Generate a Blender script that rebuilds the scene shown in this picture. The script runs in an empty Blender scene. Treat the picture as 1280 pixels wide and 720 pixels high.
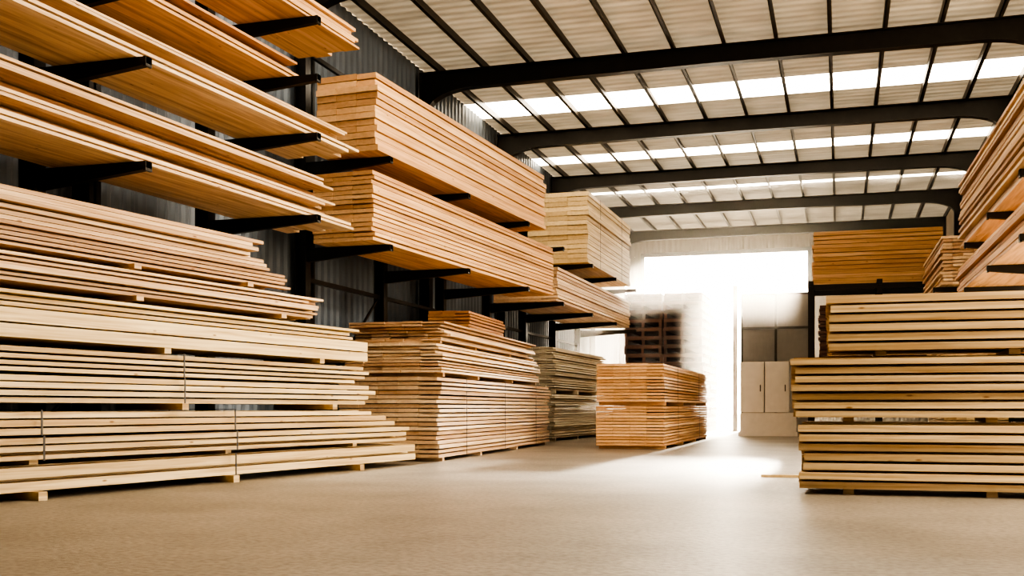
import bpy, math, random, bmesh
from mathutils import Vector
random.seed(7)
S = bpy.context.scene
COL = S.collection

# ---------------- camera ----------------
F = 1350.0; H = 0.85; TH = math.atan(410/1350)
cd = bpy.data.cameras.new("camera"); cam = bpy.data.objects.new("camera", cd); COL.objects.link(cam)
cam.location = (0, 0, H); cam.rotation_euler = (math.radians(90), 0, TH)
cd.sensor_width = 36; cd.lens = F/1280*36; cd.shift_y = 150/1280; cd.clip_end = 500
S.camera = cam

# ---------------- materials ----------------
def newmat(name):
    m = bpy.data.materials.new(name); m.use_nodes = True
    nt = m.node_tree; b = nt.nodes["Principled BSDF"]
    return m, nt, b
def simple(name, col, rough=0.6, metal=0.0, noise=0.15, scale=6):
    m, nt, b = newmat(name)
    tc = nt.nodes.new("ShaderNodeTexCoord"); n = nt.nodes.new("ShaderNodeTexNoise")
    n.inputs["Scale"].default_value = scale; n.inputs["Detail"].default_value = 5
    nt.links.new(tc.outputs["Object"], n.inputs["Vector"])
    r = nt.nodes.new("ShaderNodeValToRGB")
    r.color_ramp.elements[0].position = .3; r.color_ramp.elements[1].position = .7
    r.color_ramp.elements[0].color = [c*(1-noise) for c in col]+[1]
    r.color_ramp.elements[1].color = [min(1, c*(1+noise)) for c in col]+[1]
    nt.links.new(n.outputs["Fac"], r.inputs["Fac"]); nt.links.new(r.outputs["Color"], b.inputs["Base Color"])
    b.inputs["Roughness"].default_value = rough; b.inputs["Metallic"].default_value = metal
    return m
def wood(name, light, dark):
    m, nt, b = newmat(name)
    L = nt.links.new; N = nt.nodes.new
    tc = N("ShaderNodeTexCoord"); at = N("ShaderNodeAttribute"); at.attribute_name = "tone"
    sep = N("ShaderNodeSeparateColor"); L(at.outputs["Color"], sep.inputs["Color"])
    sx = N("ShaderNodeSeparateXYZ"); L(tc.outputs["Normal"], sx.inputs[0])
    ab = N("ShaderNodeMath"); ab.operation = 'ABSOLUTE'; L(sx.outputs[1], ab.inputs[0])
    fc = N("ShaderNodeMapRange"); L(ab.outputs[0], fc.inputs["Value"])
    fc.inputs["From Min"].default_value = .4; fc.inputs["From Max"].default_value = .6
    fc.inputs["To Min"].default_value = .85; fc.inputs["To Max"].default_value = .3
    mp = N("ShaderNodeMapping"); mp.inputs["Scale"].default_value = (14, 0.7, 30)
    off = N("ShaderNodeVectorMath"); off.operation = 'ADD'
    sc = N("ShaderNodeVectorMath"); sc.operation = 'SCALE'; sc.inputs["Scale"].default_value = 37
    L(at.outputs["Color"], sc.inputs[0]); L(tc.outputs["Object"], off.inputs[0]); L(sc.outputs[0], off.inputs[1])
    L(off.outputs[0], mp.inputs["Vector"])
    n = N("ShaderNodeTexNoise"); n.inputs["Scale"].default_value = 1; n.inputs["Detail"].default_value = 4
    n.inputs["Distortion"].default_value = .4
    L(mp.outputs["Vector"], n.inputs["Vector"])
    mx = N("ShaderNodeMix"); mx.data_type = 'RGBA'
    mx.inputs[6].default_value = (*dark, 1); mx.inputs[7].default_value = (*light, 1)
    L(sep.outputs[0], mx.inputs[0])
    r = N("ShaderNodeValToRGB"); r.color_ramp.elements[0].position = .3; r.color_ramp.elements[1].position = .62
    r.color_ramp.elements[0].color = (.62, .50, .38, 1); r.color_ramp.elements[1].color = (1.05, 1.05, 1.05, 1)
    L(n.outputs["Fac"], r.inputs["Fac"])
    mu = N("ShaderNodeMix"); mu.data_type = 'RGBA'; mu.blend_type = 'MULTIPLY'
    L(fc.outputs["Result"], mu.inputs[0])
    L(mx.outputs[2], mu.inputs[6]); L(r.outputs["Color"], mu.inputs[7])
    k = N("ShaderNodeTexVoronoi"); k.inputs["Scale"].default_value = 1
    mk = N("ShaderNodeMapping"); mk.inputs["Scale"].default_value = (7, 2.2, 7)
    L(off.outputs[0], mk.inputs["Vector"]); L(mk.outputs["Vector"], k.inputs["Vector"])
    kr = N("ShaderNodeValToRGB"); kr.color_ramp.elements[0].position = .04; kr.color_ramp.elements[1].position = .09
    kr.color_ramp.elements[0].color = (.4, .25, .15, 1); kr.color_ramp.elements[1].color = (1, 1, 1, 1)
    L(k.outputs["Distance"], kr.inputs["Fac"])
    m2 = N("ShaderNodeMix"); m2.data_type = 'RGBA'; m2.blend_type = 'MULTIPLY'; L(fc.outputs["Result"], m2.inputs[0])
    L(mu.outputs[2], m2.inputs[6]); L(kr.outputs["Color"], m2.inputs[7])
    L(m2.outputs[2], b.inputs["Base Color"])
    b.inputs["Roughness"].default_value = .6
    bp = N("ShaderNodeBump"); bp.inputs["Strength"].default_value = .2; bp.inputs["Distance"].default_value = .006
    L(n.outputs["Fac"], bp.inputs["Height"]); L(bp.outputs["Normal"], b.inputs["Normal"])
    return m
W_PALE = wood("wood_pale_pine", (.86, .71, .44), (.46, .31, .15))
W_CREAM = wood("wood_cream_spruce", (.88, .69, .47), (.44, .25, .13))
W_ORANGE = wood("wood_orange_larch", (.86, .58, .33), (.48, .25, .11))
W_BACK = wood("wood_weathered_pine", (.90, .84, .70), (.56, .50, .38))
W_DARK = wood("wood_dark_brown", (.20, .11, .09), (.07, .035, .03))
W_GREY = wood("wood_khaki_pine", (.74, .57, .34), (.42, .29, .15))
STEEL = simple("dark_painted_steel", (.020, .017, .015), .45, .3)
STRAP = simple("strap_black", (.03, .025, .025), .4)
STEEL_G = simple("grey_steel", (.06, .053, .046), .5, .3)

# ---------------- mesh builder ----------------
class MB:
    def __init__(s): s.v = []; s.f = []; s.t = []; s.m = []
    def box(s, x0, x1, y0, y1, z0, z1, tone=.5, mi=0, yaw=0.0, tz=0.0):
        b = len(s.v); cx = (x0+x1)/2; cy = (y0+y1)/2
        c, sn = math.cos(yaw), math.sin(yaw)
        for z in (z0, z1):
            for (x, y) in ((x0, y0), (x1, y0), (x1, y1), (x0, y1)):
                dx, dy = x-cx, y-cy
                s.v.append((cx+dx*c-dy*sn, cy+dx*sn+dy*c, z+tz*dy))
        for q in ((0, 3, 2, 1), (4, 5, 6, 7), (0, 1, 5, 4), (1, 2, 6, 5), (2, 3, 7, 6), (3, 0, 4, 7)):
            s.f.append(tuple(b+i for i in q)); s.m.append(mi)
        g = random.random()
        s.t += [(tone, g, g*.37, 1)]*8
    def prism(s, pts, y0, y1, mi=0, axis='y', tone=.5):
        b = len(s.v); n = len(pts)
        for y in (y0, y1):
            for (a, c) in pts:
                s.v.append((a, y, c) if axis == 'y' else ((y, a, c) if axis == 'x' else (a, c, y)))
        s.f.append(tuple(b+i for i in range(n))); s.m.append(mi)
        s.f.append(tuple(b+n+i for i in reversed(range(n)))); s.m.append(mi)
        for i in range(n):
            j = (i+1) % n
            s.f.append((b+j, b+i, b+n+i, b+n+j)); s.m.append(mi)
        s.t += [(tone, .5, .2, 1)]*(2*n)
    def make(s, name, mats, loc=(0, 0, 0), rot=0.0, parent=None):
        me = bpy.data.meshes.new(name); me.from_pydata(s.v, [], s.f)
        a = me.color_attributes.new("tone", 'FLOAT_COLOR', 'POINT')
        a.data.foreach_set("color", [c for t in s.t for c in t])
        for m in mats: me.materials.append(m)
        me.polygons.foreach_set("material_index", s.m)
        bm = bmesh.new(); bm.from_mesh(me); bmesh.ops.recalc_face_normals(bm, faces=bm.faces); bm.to_mesh(me); bm.free()
        me.update()
        o = bpy.data.objects.new(name, me); COL.objects.link(o)
        o.location = loc; o.rotation_euler = (0, 0, rot)
        if parent: o.parent = parent
        return o

def pack(mb, y0, y1, x1, W, z0, z1, bt, bw, je=.04, js=.012, gap=.004, straps=(), mi=0, tlo=.25, thi=1.0, je0=None, yawj=0.0):
    je0 = je if je0 is None else je0
    rows = max(1, int(round((z1-z0)/bt))); t = (z1-z0)/rows
    cols = max(1, int(round(W/bw))); w = W/cols
    for r in range(rows):
        rs = random.uniform(-js, js); rt = random.uniform(tlo, thi); re0 = random.uniform(0, je0)
        for c in range(cols):
            xs = x1-c*w+(rs+random.uniform(-js, js)*.4 if c == 0 else 0)
            tone = min(1, max(0, rt+random.uniform(-.15, .15)))
            g = gap*random.uniform(.6, 1.5)
            mb.box(x1-(c+1)*w+.003, xs, y0+re0*.7+random.uniform(0, je0)*.3, y1-random.uniform(0, je),
                   z0+r*t, z0+(r+1)*t-(g if c == 0 else gap*.6), tone, mi, yaw=random.uniform(-yawj, yawj) if c == 0 else 0)
    for sy in straps:
        for (a, b_, c_, d_) in ((x1+js+.001, x1+js+.005, z0-.01, z1+.006), (x1-W-.006, x1-W-.002, z0-.01, z1+.006), (x1-W-.006, x1+js+.005, z1+.001, z1+.006)):
            mb.box(a, b_, sy, sy+.022, c_, d_, .5, 1)
def bearers(mb, ys, x1, W, z0, z1, mi=0, out=.03):
    for y in ys: mb.box(x1-W, x1+out, y-.05, y+.05, z0, z1, random.uniform(.1, .7), mi)
def placing(xa, ya, xb, yb):
    return -math.atan2(xb-xa, yb-ya), math.hypot(xb-xa, yb-ya)

# ================= LEFT FLOOR STACK (near) =================
def left_stack_near():
    ang, L = placing(-7.75, 4.0, -6.12, 15.0)
    mb = MB()
    bearers(mb, (.8, 4.3, 7.0, 9.6), 0, .85, 0, .08, out=.12)
    pack(mb, 0, 11.3, .05, .9, .08, .33, .12, .2, je=.25, js=.05, gap=.026, straps=(7.0,), tlo=.5)
    bearers(mb, (.8, 4.3, 7.0, 9.6), 0, .85, .33, .375, out=.0)
    pack(mb, 0, 11.0, .02, .88, .375, .59, .07, .2, je=.35, js=.10, gap=.024, straps=(4.3, 7.0), tlo=.2, yawj=.006)
    pack(mb, 0, 10.5, -.01, .88, .605, .83, .075, .2, je=.5, js=.10, gap=.024, straps=(4.3, 7.0), tlo=.2, yawj=.006)
    bearers(mb, (.8, 3.4, 6.2, 9.0), -.01, .85, .83, .90, out=.10)
    pack(mb, 0, 10.1, -.02, .88, .90, 1.17, .068, .2, je=.3, js=.09, gap=.022, straps=(6.2,), tlo=.2, yawj=.004)
    pack(mb, 0, 10.05, -.03, .88, 1.19, 1.43, .06, .2, je=.4, js=.09, gap=.022, straps=(6.2,), tlo=.1, yawj=.004)
    bearers(mb, (.8, 3.4, 6.0, 8.8), -.03, .85, 1.43, 1.49, out=.06)
    pack(mb, 0, 9.9, .03, .88, 1.49, 1.77, .14, .2, je=.08, js=.015, gap=.014, tlo=.6)
    pack(mb, 0, 9.85, -.03, .88, 1.785, 1.95, .055, .2, je=.35, js=.06, gap=.016, tlo=.4)
    return mb.make("lumber_stack", [W_PALE, STRAP], (-7.75, 4.0, 0), ang)
left_stack_near()
def left_stack_top():
    ang, L = placing(-7.75, 4.0, -6.12, 15.0)
    mb = MB()
    bearers(mb, (.8, 3.2, 5.6, 8.0), 0, .85, 0, .05)
    pack(mb, 0, 8.9, -.0, .88, .05, .33, .045, .15, je=.3, js=.05, gap=.014, tlo=.3)
    bearers(mb, (.8, 3.2, 5.6, 7.4), -.03, .85, .33, .38)
    pack(mb, 0, 8.3, -.05, .85, .38, .56, .045, .15, je=.3, js=.05, gap=.014, tlo=.1)
    pack(mb, 0, 7.9, -.07, .85, .56, .93, .05, .15, je=.5, js=.07, gap=.015, tlo=.1)
    return mb.make("lumber_stack", [W_CREAM, STRAP], (-7.75, 4.0, 1.957), ang)
left_stack_top()

# ================= CANTILEVER RACKS =================
RX = -8.3
def rack(name, ys, levels, xcol, tip, htop=6.9):
    mb = MB()
    for y in ys:
        for dx in (-.10, .08):
            mb.box(xcol+dx, xcol+dx+.02, y-.09, y+.09, 0, htop)
        mb.box(xcol-.08, xcol+.08, y-.012, y+.012, 0, htop)
        mb.box(xcol-.15, xcol+.15, y-.16, y+.16, 0, .02)
        t = tip(y) if callable(tip) else tip
        for z in levels:
            s = 1 if t > xcol else -1
            x0 = xcol+s*.10
            pts = [(x0, z), (t, z), (t, z-.07), (t-s*.06, z-.09), (x0, z-.22)]
            mb.prism(pts, y-.045, y+.045)
            mb.box(min(t, t-s*.03), max(t, t-s*.03), y-.055, y+.055, z-.10, z)
    for a, b in zip(ys[:-1], ys[1:]):
        for z in (.6, 2.9, htop-.3):
            mb.box(xcol-.03, xcol+.03, a+.09, b-.09, z, z+.07)
        pts = [(a+.1, .67), (a+.16, .67), (b-.1, 2.9), (b-.16, 2.9)]
        mb.prism(pts, xcol-.015, xcol+.015, axis='x')
    return mb.make(name, [STEEL])
rack("cantilever_rack", (3.2, 6.4, 9.6, 12.9), (3.40, 4.48, 5.25, 6.02), RX, lambda y: -7.35+(y-4)*.08+.06)
rack("cantilever_rack", (15.7, 18.8, 22.0), (3.42, 4.80), RX, lambda y: -6.84+(y-15.2)*.07+.06)
rack("cantilever_rack", (25.2, 28.4, 31.6, 34.8), (3.40, 4.72), RX, -6.35)

def shelf(mat, xa, ya, xb, yb, z, specs, W=1.05):
    ang, L = placing(xa, ya, xb, yb)
    mb = MB(); zz = 0
    for (h, bt, bw, endcut, js, inset, mi_t) in specs:
        pack(mb, 0, L-endcut, -inset, W-inset, zz, zz+h, bt, bw, je=.3, js=js, gap=.014, tlo=mi_t[0], thi=mi_t[1])
        zz += h+.012
    return mb.make("lumber_stack", [mat, STRAP], (xa, ya, z), ang)
shelf(W_CREAM, -7.42, 2.5, -6.68, 14.2, 3.402,
      [(.10, .05, .22, 0, .02, 0, (.7, 1)), (.10, .05, .22, .2, .04, .22, (.0, .15)), (.09, .045, .22, .5, .02, .02, (.6, .9)), (.12, .06, .22, .5, .04, .30, (.0, .1)), (.14, .045, .22, .6, .03, .03, (.3, .9))])  # inset rows toned dark: slot shadow put into the board colour
shelf(W_CREAM, -7.38, 2.5, -6.66, 14.3, 4.482,
      [(.11, .055, .25, 0, .02, 0, (.7, 1)), (.07, .07, .25, .3, .03, .26, (0, .15)), (.09, .045, .25, .3, .03, .02, (.4, 1))])  # inset row darkened in colour to stand in for the shaded recess
shelf(W_ORANGE, -7.55, 2.5, -6.98, 13.3, 5.252,
      [(.10, .05, .3, 0, .02, 0, (.5, 1)), (.10, .05, .3, .1, .02, .18, (.0, .3)), (.05, .05, .3, .2, .02, .0, (.3, .9))])  # recessed middle row also carries painted-in shade
shelf(W_ORANGE, -7.38, 2.5, -6.62, 14.4, 6.022,
      [(.15, .05, .25, 0, .02, 0, (.6, 1)), (.15, .05, .25, .2, .03, .02, (.4, 1))])

def bigpack(mat, xa, ya, xb, yb, z, h, W, bt, bw, **k):
    ang, L = placing(xa, ya, xb, yb)
    mb = MB()
    pack(mb, 0, L, 0, W, 0, h, bt, bw, **k)
    return mb.make("lumber_stack", [mat, STRAP], (xa, ya, z), ang)
bigpack(W_ORANGE, -6.84, 15.15, -6.27, 23.9, 3.422, 1.08, 1.05, .072, .35, js=.03, je=.06, gap=.016, tlo=.3)
bigpack(W_ORANGE, -6.80, 15.2, -6.27, 23.2, 4.802, 1.22, 1.05, .10, .35, js=.03, je=.06, gap=.016, tlo=.4)
bigpack(W_CREAM, -6.45, 24.9, -6.40, 34.0, 3.402, .82, 1.6, .08, .4, js=.03, je=.06, gap=.014, tlo=.4)
bigpack(W_PALE, -6.42, 28.0, -6.40, 34.0, 4.722, 1.9, 1.65, .13, .55, js=.03, je=.06, gap=.014, straps=(1.5, 4.5), tlo=.4)

def stack2():
    ang, L = placing(-6.07, 15.95, -6.55, 24.6)
    mb = MB()
    bearers(mb, (.3, 2.6, 5.4, 8.2), 0, 1.65, 0, .06, out=0)
    pack(mb, 0, L, 0, 1.7, .06, 1.36, .072, .34, je=.1, js=.04, gap=.022, straps=(1.5, 4.2, 7), tlo=.2)
    bearers(mb, (.5, 2.6, 5.2, 7.4), -.05, 1.6, 1.36, 1.42, out=0)
    pack(mb, .1, L-1.0, -.04, 1.6, 1.42, 1.90, .055, .34, je=.2, js=.06, gap=.018, tlo=.1)
    bearers(mb, (.5, 2.6, 5.2, 7.4), -.1, 1.6, 1.90, 1.94, out=0)
    pack(mb, .3, L-1.3, -.08, 1.6, 1.94, 2.27, .05, .34, je=.6, js=.09, gap=.018, tlo=.1, je0=.5)
    mb.make("lumber_stack", [W_CREAM, STRAP], (-6.07, 15.95, 0), ang)
    mb = MB()
    bearers(mb, (4.6, 6.6), -.7, .8, 0, .06, out=0)
    pack(mb, 4.2, 7.1, -.7, .85, .06, .52, .07, .28, je=.1, js=.03, gap=.016, tlo=0, thi=.4)
    mb.make("lumber_stack", [W_ORANGE, STRAP], (-6.07, 15.95, 2.272), ang)
stack2()
def stack3():
    ang, L = placing(-6.95, 26.4, -6.85, 32.4)
    mb = MB()
    bearers(mb, (.3, 2.6, 5.4), 0, 1.1, 0, .08, out=0)
    pack(mb, 0, L, 0, 1.15, .08, 1.22, .06, .2, je=.1, js=.05, gap=.02, tlo=.2)
    bearers(mb, (.3, 2.6, 5.4), 0, 1.1, 1.22, 1.32, out=0)
    pack(mb, 0, L, 0, 1.15, 1.32, 2.42, .06, .2, je=.2, js=.06, gap=.02, tlo=.2)
    return mb.make("lumber_stack", [W_BACK, STRAP], (-6.95, 26.4, 0), ang)
stack3()
def stack4():
    ang, L = placing(-3.44, 22.0, -3.5, 30.0)
    mb = MB()
    bearers(mb, (.3, 3, 5.4, 7.7), 0, 1.4, 0, .07, out=0)
    pack(mb, 0, L, 0, 1.42, .07, .90, .065, .35, je=.06, js=.02, gap=.016, straps=(2, 6), tlo=.2)
    bearers(mb, (.3, 3, 5.4, 7.7), 0, 1.4, .90, .98, out=0)
    pack(mb, 0, L-.1, -.01, 1.40, .98, 1.78, .065, .35, je=.06, js=.02, gap=.016, straps=(2, 6), tlo=.2)
    return mb.make("lumber_stack", [W_ORANGE, STRAP], (-3.44, 22.0, 0), ang)
stack4()

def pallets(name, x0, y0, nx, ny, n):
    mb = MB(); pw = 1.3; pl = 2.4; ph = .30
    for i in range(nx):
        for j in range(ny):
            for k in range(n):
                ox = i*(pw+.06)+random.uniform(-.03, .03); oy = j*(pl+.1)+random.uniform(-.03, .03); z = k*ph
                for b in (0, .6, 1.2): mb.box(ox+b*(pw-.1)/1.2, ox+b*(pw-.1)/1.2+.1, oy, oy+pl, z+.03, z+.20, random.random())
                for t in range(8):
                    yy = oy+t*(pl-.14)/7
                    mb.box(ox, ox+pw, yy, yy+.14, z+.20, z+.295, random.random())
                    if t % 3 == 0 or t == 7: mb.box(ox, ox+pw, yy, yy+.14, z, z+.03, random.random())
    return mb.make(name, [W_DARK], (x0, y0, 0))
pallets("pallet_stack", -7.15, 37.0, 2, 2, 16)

# ================= RIGHT SIDE =================
def right_front():
    mb = MB()
    def cross(y0, L, x1, z0, z1, n, sp=.026):
        p = (z1-z0)/n
        for r in range(n):
            for c in range(5):
                w = .22; zo = 0 if c == 0 else (p*.5 if (c == 1 and r < n-1) else 0)
                xo = random.uniform(-.045, .03) if c == 0 else 0
                mb.box(x1-(c+1)*w+.004, x1-c*w+xo, y0+random.uniform(0, .07), y0+L,
                       z0+r*p+zo, z0+r*p+p-(sp if c == 0 else .004)+zo, random.uniform(.2, 1))
    bearers(mb, (.5, 1.8, 3.2), -.12, .9, 0, .06, out=0)
    cross(.02, 4.0, 0, .06, .71, 7)
    bearers(mb, (.5, 1.8, 3.2), -.15, .9, .71, .76, out=0)
    cross(-.06, 4.05, 0, .76, 1.36, 7)
    bearers(mb, (.8, 2, 3.2), -.15, .9, 1.36, 1.41, out=0)
    cross(.28, 3.7, 0, 1.41, 1.97, 6)
    return mb.make("lumber_stack", [W_GREY, STRAP], (-.42, 11.0, 0), -math.pi/2)
right_front()

def cross_rack():
    mb = MB()
    for x in (-.75, 1.0, 2.65):
        for y in (30.1, 31.5):
            mb.box(x-.07, x+.07, y-.07, y+.07, 0, 4.25)
        mb.box(x-.06, x+.06, 30.0, 31.6, 4.1, 4.25)
        mb.box(x-.06, x+.06, 30.0, 31.6, 2.1, 2.22)
    for y in (30.1, 31.5):
        mb.box(-.8, 2.7, y-.05, y+.05, 4.0, 4.15); mb.box(-.8, 2.7, y-.05, y+.05, 2.0, 2.15)
    mb.make("storage_rack", [STEEL])
    b = MB(); pack(b, 0, 3.5, 0, 1.5, 0, 1.55, .12, .25, je=.1, js=.02, gap=.014, tlo=.5)
    b.make("lumber_stack", [W_ORANGE, STRAP], (-.78, 31.52, 4.252), -math.pi/2)
    for (x, l) in ((-.60, 1.45), (1.13, 1.4)):
        b = MB(); pack(b, 0, l, 0, 1.1, 0, 1.5, .09, .25, je=.1, js=.02, gap=.014, tlo=.3)
        b.make("lumber_stack", [W_DARK, STRAP], (x, 31.35, 2.222), -math.pi/2)
cross_rack()

def rpack(mat, xa, ya, xb, yb, z, h, W, bt, bw):
    ang, L = placing(xa, ya, xb, yb); mb = MB()
    rows = int(round(h/bt)); t = h/rows
    cols = max(1, int(round(W/bw))); w = W/cols
    for r in range(rows):
        rs = random.uniform(-.05, .05); re = random.uniform(0, .3)
        for c in range(cols):
            mb.box(c*w+(rs if c == 0 else 0), (c+1)*w-.003, random.uniform(0, .1), L-re-random.uniform(0, .05), r*t, (r+1)*t-.016, random.uniform(.2, 1))
    return mb.make("lumber_stack", [mat, STRAP], (xa, ya, z), ang)
rpack(W_CREAM, 2.35, 10.5, 2.15, 21.8, 3.80, 1.25, .95, .065, .2)
rpack(W_ORANGE, 2.30, 10.5, 2.15, 22.3, 3.00, .50, .95, .07, .2)
rpack(W_CREAM, 1.98, 23.4, 1.95, 28.2, 3.35, 1.0, 1.2, .07, .2)
rack("cantilever_rack", (11.5, 14.6, 17.7, 20.8), (2.998, 3.798), 3.5, 2.12)
rack("cantilever_rack", (24.0, 27.4), (3.348,), 3.5, 1.85)
rpack(W_PALE, 2.1, 24.0, 2.1, 29.0, 0.0, 2.2, 1.2, .1, .2)

# ================= BUILDING =================
X0, X1, Y0, Y1, ZR = -9.0, 3.95, -4.0, 47.0, 8.5
def floor():
    m, nt, b = newmat("concrete_floor"); L = nt.links.new; N = nt.nodes.new
    tc = N("ShaderNodeTexCoord")
    n1 = N("ShaderNodeTexNoise"); n1.inputs["Scale"].default_value = .7; n1.inputs["Detail"].default_value = 8; n1.inputs["Roughness"].default_value = .65
    n2 = N("ShaderNodeTexNoise"); n2.inputs["Scale"].default_value = 22; n2.inputs["Detail"].default_value = 6
    L(tc.outputs["Object"], n1.inputs["Vector"]); L(tc.outputs["Object"], n2.inputs["Vector"])
    r = N("ShaderNodeValToRGB"); r.color_ramp.elements[0].position = .3; r.color_ramp.elements[1].position = .7
    r.color_ramp.elements[0].color = (.21, .187, .158, 1); r.color_ramp.elements[1].color = (.37, .335, .29, 1)
    L(n1.outputs["Fac"], r.inputs["Fac"])
    r2 = N("ShaderNodeValToRGB"); r2.color_ramp.elements[0].position = .35; r2.color_ramp.elements[1].position = .6
    r2.color_ramp.elements[0].color = (.66, .65, .63, 1); r2.color_ramp.elements[1].color = (1, 1, 1, 1)
    L(n2.outputs["Fac"], r2.inputs["Fac"])
    mu = N("ShaderNodeMix"); mu.data_type = 'RGBA'; mu.blend_type = 'MULTIPLY'; mu.inputs[0].default_value = 1
    L(r.outputs["Color"], mu.inputs[6]); L(r2.outputs["Color"], mu.inputs[7]); L(mu.outputs[2], b.inputs["Base Color"])
    b.inputs["Roughness"].default_value = .42
    bp = N("ShaderNodeBump"); bp.inputs["Strength"].default_value = .35; bp.inputs["Distance"].default_value = .01
    L(n2.outputs["Fac"], bp.inputs["Height"]); L(bp.outputs["Normal"], b.inputs["Normal"])
    mb = MB(); mb.box(X0-.1, X1+.1, Y0-1, Y1+.2, -.1, 0); mb.make("floor", [m])
    g = simple("yard_concrete", (.50, .44, .36), .8)
    mb = MB(); mb.box(-80, 80, -60, 160, -.2, -.101); mb.make("yard_ground", [g])
floor()

def corr(name, mat, p0, p1, z0, z1, axis, amp=.03, pitch=.25):
    v = []; f = []
    n = int((p1[0 if axis == 'x' else 1]-p0[0 if axis == 'x' else 1])/(pitch/4))
    prof = (0, 1, 1, 0)
    for i in range(n+1):
        t = i/n; a = amp*prof[i % 4]
        x = p0[0]+(p1[0]-p0[0])*t; y = p0[1]+(p1[1]-p0[1])*t
        if axis == 'x': y += a
        else: x += a
        v += [(x, y, z0), (x, y, z1)]
        if i: f.append((2*i-2, 2*i, 2*i+1, 2*i-1))
    me = bpy.data.meshes.new(name); me.from_pydata(v, [], f); me.materials.append(mat)
    o = bpy.data.objects.new(name, me); COL.objects.link(o); return o
WALLM = simple("grey_blue_cladding", (.15, .18, .225), .5, .1, .1, 1.5)
WALLB = simple("beige_cladding", (.46, .40, .32), .6, 0, .08, 1)
WALLD = simple("brown_cladding", (.14, .11, .085), .6, 0, .08, 1)
corr("wall_left", WALLM, (X0-.08, Y0), (X0-.08, Y1), 0, ZR, 'y')
emp = bpy.data.objects.new("wall_right", None); COL.objects.link(emp)
for nm, a, b_, mt in (("panel_near", Y0, 8.6, WALLD), ("panel_far", 21.0, Y1, WALLB)):  # unseen near panel added to cut side light on the foreground
    o = corr(nm, mt, (X1, a), (X1, b_), 0, ZR, 'y'); o.parent = emp
corr("wall_front", WALLD, (X0, Y0), (X1, Y0), 0, ZR, 'x')  # unseen wall behind the camera, added to keep camera-facing sides dim
emp = bpy.data.objects.new("wall_back", None); COL.objects.link(emp)
for nm, a, b_, z0, z1 in (("panel_top", X0, X1, 7.5, ZR), ("panel_right", -1.2, X1, 0, 7.5), ("panel_left", X0, -8.3, 0, 7.5)):
    o = corr(nm, WALLB, (a, Y1), (b_, Y1), z0, z1, 'x'); o.parent = emp
mb = MB()
mb.box(-8.35, -8.2, Y1-.1, Y1+.1, 0, 7.5); mb.box(-1.3, -1.15, Y1-.1, Y1+.1, 0, 7.5); mb.box(-8.35, -1.15, Y1-.1, Y1+.1, 7.45, 7.6)
mb.make("trim_1", [STEEL_G])

rm, nt, b = newmat("roof_insulation")
tc = nt.nodes.new("ShaderNodeTexCoord"); n = nt.nodes.new("ShaderNodeTexNoise"); n.inputs["Scale"].default_value = .8; n.inputs["Detail"].default_value = 6
mp = nt.nodes.new("ShaderNodeMapping"); mp.inputs["Scale"].default_value = (1, 3, 1)
nt.links.new(tc.outputs["Object"], mp.inputs["Vector"]); nt.links.new(mp.outputs["Vector"], n.inputs["Vector"])
r = nt.nodes.new("ShaderNodeValToRGB"); r.color_ramp.elements[0].position = .3; r.color_ramp.elements[1].position = .7
r.color_ramp.elements[0].color = (.31, .28, .235, 1); r.color_ramp.elements[1].color = (.47, .43, .365, 1)
nt.links.new(n.outputs["Fac"], r.inputs["Fac"]); nt.links.new(r.outputs["Color"], b.inputs["Base Color"]); b.inputs["Roughness"].default_value = .6
tr = nt.nodes.new("ShaderNodeBsdfTranslucent"); nt.links.new(r.outputs["Color"], tr.inputs["Color"])
ms = nt.nodes.new("ShaderNodeMixShader"); ms.inputs[0].default_value = .06
nt.links.new(b.outputs[0], ms.inputs[1]); nt.links.new(tr.outputs[0], ms.inputs[2]); nt.links.new(ms.outputs[0], nt.nodes["Material Output"].inputs["Surface"])
# skylight sheets: each bay between purlins gets its own random transparency
sk, nt, b = newmat("skylight_polycarbonate"); N = nt.nodes.new; L = nt.links.new
tc = N("ShaderNodeTexCoord"); sx = N("ShaderNodeSeparateXYZ"); L(tc.outputs["Object"], sx.inputs[0])
m1 = N("ShaderNodeMath"); m1.operation = 'ADD'; L(sx.outputs[0], m1.inputs[0]); m1.inputs[1].default_value = 8.55
m2 = N("ShaderNodeMath"); m2.operation = 'DIVIDE'; L(m1.outputs[0], m2.inputs[0]); m2.inputs[1].default_value = 1.04
m3 = N("ShaderNodeMath"); m3.operation = 'FLOOR'; L(m2.outputs[0], m3.inputs[0])
m4 = N("ShaderNodeMath"); m4.operation = 'DIVIDE'; L(sx.outputs[1], m4.inputs[0]); m4.inputs[1].default_value = 5.67
m5 = N("ShaderNodeMath"); m5.operation = 'FLOOR'; L(m4.outputs[0], m5.inputs[0])
cx = N("ShaderNodeCombineXYZ"); L(m3.outputs[0], cx.inputs[0]); L(m5.outputs[0], cx.inputs[1])
wn = N("ShaderNodeTexWhiteNoise"); wn.noise_dimensions = '2D'; L(cx.outputs[0], wn.inputs["Vector"])
rr = N("ShaderNodeMapRange"); L(wn.outputs["Value"], rr.inputs["Value"]); rr.inputs["To Min"].default_value = .05; rr.inputs["To Max"].default_value = .6
tr = N("ShaderNodeBsdfTranslucent"); tr.inputs["Color"].default_value = (.80, .74, .64, 1)
tp = N("ShaderNodeBsdfTransparent"); ms = N("ShaderNodeMixShader"); L(rr.outputs["Result"], ms.inputs[0])
L(tr.outputs[0], ms.inputs[1]); L(tp.outputs[0], ms.inputs[2]); L(ms.outputs[0], nt.nodes["Material Output"].inputs["Surface"])
sky_bands = [(8.1, 9.6), (13.7, 15.2), (25.8, 27.1), (31.9, 32.9), (37.6, 38.1)]
v = []; f = []; mi = []
pitch = .3; step = pitch/4; ny = int((Y1-Y0)/step); prof = (0, 1, 1, 0)
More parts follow.
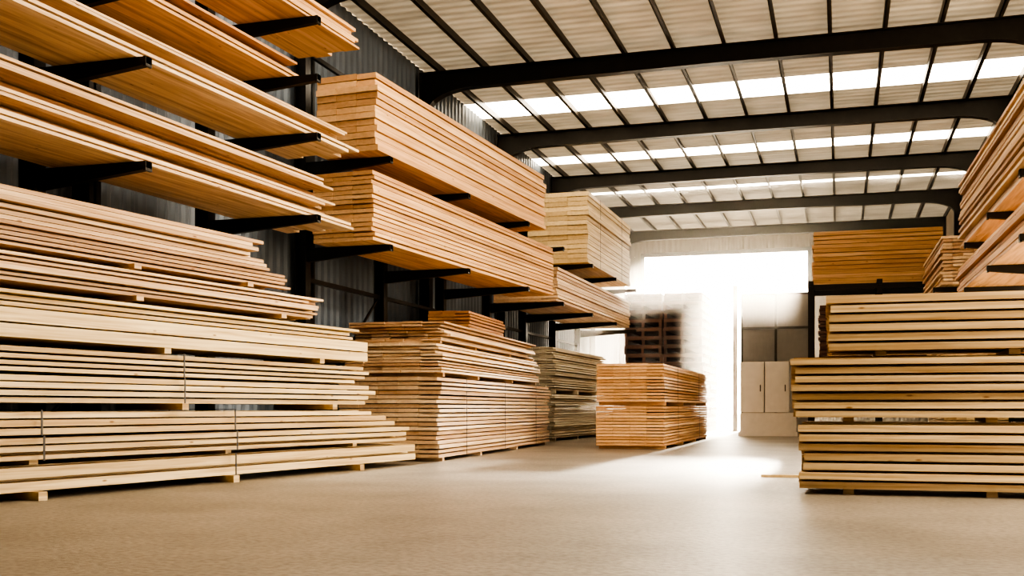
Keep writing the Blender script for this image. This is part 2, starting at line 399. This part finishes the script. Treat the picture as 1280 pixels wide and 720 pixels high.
for i in range(ny+1):
    y = Y0+i*step; z = ZR+.014*prof[i % 4]
    v += [(X0-.1, y, z), (X1+.1, y, z)]
    if i:
        f.append((2*i-2, 2*i-1, 2*i+1, 2*i)); ym = y-step/2
        mi.append(1 if any(a < ym < b2 for a, b2 in sky_bands) else 0)
me = bpy.data.meshes.new("ceiling"); me.from_pydata(v, [], f); me.materials.append(rm); me.materials.append(sk)
me.polygons.foreach_set("material_index", mi)
o = bpy.data.objects.new("ceiling", me); COL.objects.link(o)

mb = MB(); x = X0+.45
while x < X1:
    mb.box(x, x+.02, Y0, Y1, ZR-.20, ZR); mb.box(x, x+.08, Y0, Y1, ZR-.20, ZR-.185)
    x += 1.04
mb.make("roof_purlins", [STEEL_G])

def frame(y):
    mb = MB(); zt = 8.30; zb = 7.90
    xl, xr = X0+.06, X1-.02; il, ir = xl+.22, xr-.22
    inner = [(il, 0), (il, 7.5)]; outer = [(xl, 0), (xl, 7.5)]
    K = 8
    for k in range(1, K+1):
        a = k/K*math.pi/2
        px = il+1.1*(1-math.cos(a)); pz = 7.5+(zb-7.5)*math.sin(a)
        inner.append((px, pz)); outer.append((xl+(px-il) if k < K else px, zt) if k > 1 else (xl, zt))
    xc = (xl+xr)/2
    inner.append((xc, zb+.03)); outer.append((xc, zt))
    def mir(p): return (2*xc-p[0], p[1])
    inner += [mir(p) for p in inner[:-1][::-1]]; outer += [mir(p) for p in outer[:-1][::-1]]
    for i in range(len(inner)-1):
        a, b_, c, d = inner[i], inner[i+1], outer[i+1], outer[i]
        mb.prism([a, b_, c, d], y-.02, y+.02)
        dx, dz = b_[0]-a[0], b_[1]-a[1]; l = math.hypot(dx, dz); nx, nz = -dz/l*.025, dx/l*.025
        mb.prism([a, b_, (b_[0]+nx, b_[1]+nz), (a[0]+nx, a[1]+nz)], y-.11, y+.11)
    mb.box(xl, xr, y-.13, y+.13, zt-.02, zt)
    mb.box(xl-.01, xl+.015, y-.13, y+.13, 0, zt); mb.box(xr-.015, xr+.01, y-.13, y+.13, 0, zt)
    return mb.make("steel_portal_frame", [STEEL])
for k in range(-4, 5): frame(22.5+5.67*k)

WHITE = simple("white_painted_metal", (.80, .77, .73), .5, 0, .04)
DOORG = simple("grey_door_panel", (.36, .34, .31), .5, 0, .06)
YEL = simple("yellow_paint", (.40, .27, .10), .5, 0, .1)
mb = MB()
mb.box(-3.45, -1.0, 40.0, 40.06, 0, 5.0, mi=0)
for x in (-3.45, -2.25, -1.08): mb.box(x, x+.08, 39.95, 40.0, 0, 5.0, mi=1)
for z in (0, 2.4, 3.7, 4.92): mb.box(-3.45, -1.0, 39.94, 40.0, z, z+.08, mi=1)
for i in range(20): mb.box(-3.4+i*.12, -3.37+i*.12, 39.985, 40.0, .1, 4.9, mi=0)
mb.make("door_1", [DOORG, STEEL_G])
mb = MB(); mb.box(-3.72, -3.56, 39.8, 39.96, 0, 5.3); mb.box(-3.85, -3.45, 39.7, 40.1, 0, .03); mb.make("steel_post", [YEL])
mb = MB()
mb.box(-2.95, -1.2, 33.3, 34.4, 0, .12, mi=0)
mb.box(-2.9, -1.25, 33.35, 34.35, .12, .7)
for x in (-2.9, -2.17):
    mb.box(x, x+.70, 33.45, 34.3, .72, 2.25); mb.box(x+.03, x+.67, 33.43, 33.45, .76, 2.21)
    mb.box(x+.58, x+.61, 33.40, 33.43, 1.35, 1.55, mi=1)
mb.make("metal_cabinet", [WHITE, STEEL_G])
mb = MB(); mb.box(0, .5, 0, .1, 0, .03, .8); mb.make("wood_offcut", [W_PALE], (-.93, 13.6, 0), .05)

# haze volume added near the open door to spread its bloom-like glow
hm = bpy.data.materials.new("glow_haze"); hm.use_nodes = True; nt = hm.node_tree; nt.nodes.clear()
out = nt.nodes.new("ShaderNodeOutputMaterial"); vsn = nt.nodes.new("ShaderNodeVolumeScatter")
vsn.inputs["Density"].default_value = .017; vsn.inputs["Anisotropy"].default_value = .72; vsn.inputs["Color"].default_value = (1, .91, .78, 1)
nt.links.new(vsn.outputs[0], out.inputs["Volume"])
mb = MB(); mb.box(X0+.4, X1-.1, 31.7, Y1-.2, .01, 8.2); mb.make("glow_haze", [hm])

# ================= LIGHT =================
w = bpy.data.worlds.new("world"); S.world = w; w.use_nodes = True
nt = w.node_tree; L = nt.links.new; N = nt.nodes.new
bg = nt.nodes["Background"]; bg.inputs["Color"].default_value = (1, .86, .66, 1)
tc = N("ShaderNodeTexCoord")
def lobe(dirv, a, b_, hi):
    dp = N("ShaderNodeVectorMath"); dp.operation = 'DOT_PRODUCT'
    dp.inputs[1].default_value = Vector(dirv).normalized()
    L(tc.outputs["Generated"], dp.inputs[0])
    mr = N("ShaderNodeMapRange"); mr.interpolation_type = 'SMOOTHSTEP'
    mr.inputs["From Min"].default_value = a; mr.inputs["From Max"].default_value = b_
    mr.inputs["To Min"].default_value = 0; mr.inputs["To Max"].default_value = hi
    L(dp.outputs["Value"], mr.inputs["Value"]); return mr.outputs["Result"]
a1 = lobe((.05, 1, .25), .6, 1.0, 24); a2 = lobe((1, .1, .35), .2, 1.0, 10)
ad = N("ShaderNodeMath"); ad.operation = 'ADD'; L(a1, ad.inputs[0]); L(a2, ad.inputs[1])
ad2 = N("ShaderNodeMath"); ad2.operation = 'ADD'; L(ad.outputs[0], ad2.inputs[0]); ad2.inputs[1].default_value = 2.4
L(ad2.outputs[0], bg.inputs["Strength"])
sd = bpy.data.lights.new("sun", 'SUN'); sd.energy = 32; sd.angle = math.radians(3); sd.color = (1, .88, .70)
so = bpy.data.objects.new("sun", sd); COL.objects.link(so)
d = Vector((-.01, -1, -.22)); so.rotation_euler = d.to_track_quat('-Z', 'Y').to_euler()

vs = S.view_settings
vs.view_transform = 'AgX'; vs.look = 'AgX - Very High Contrast'
vs.exposure = 0.0
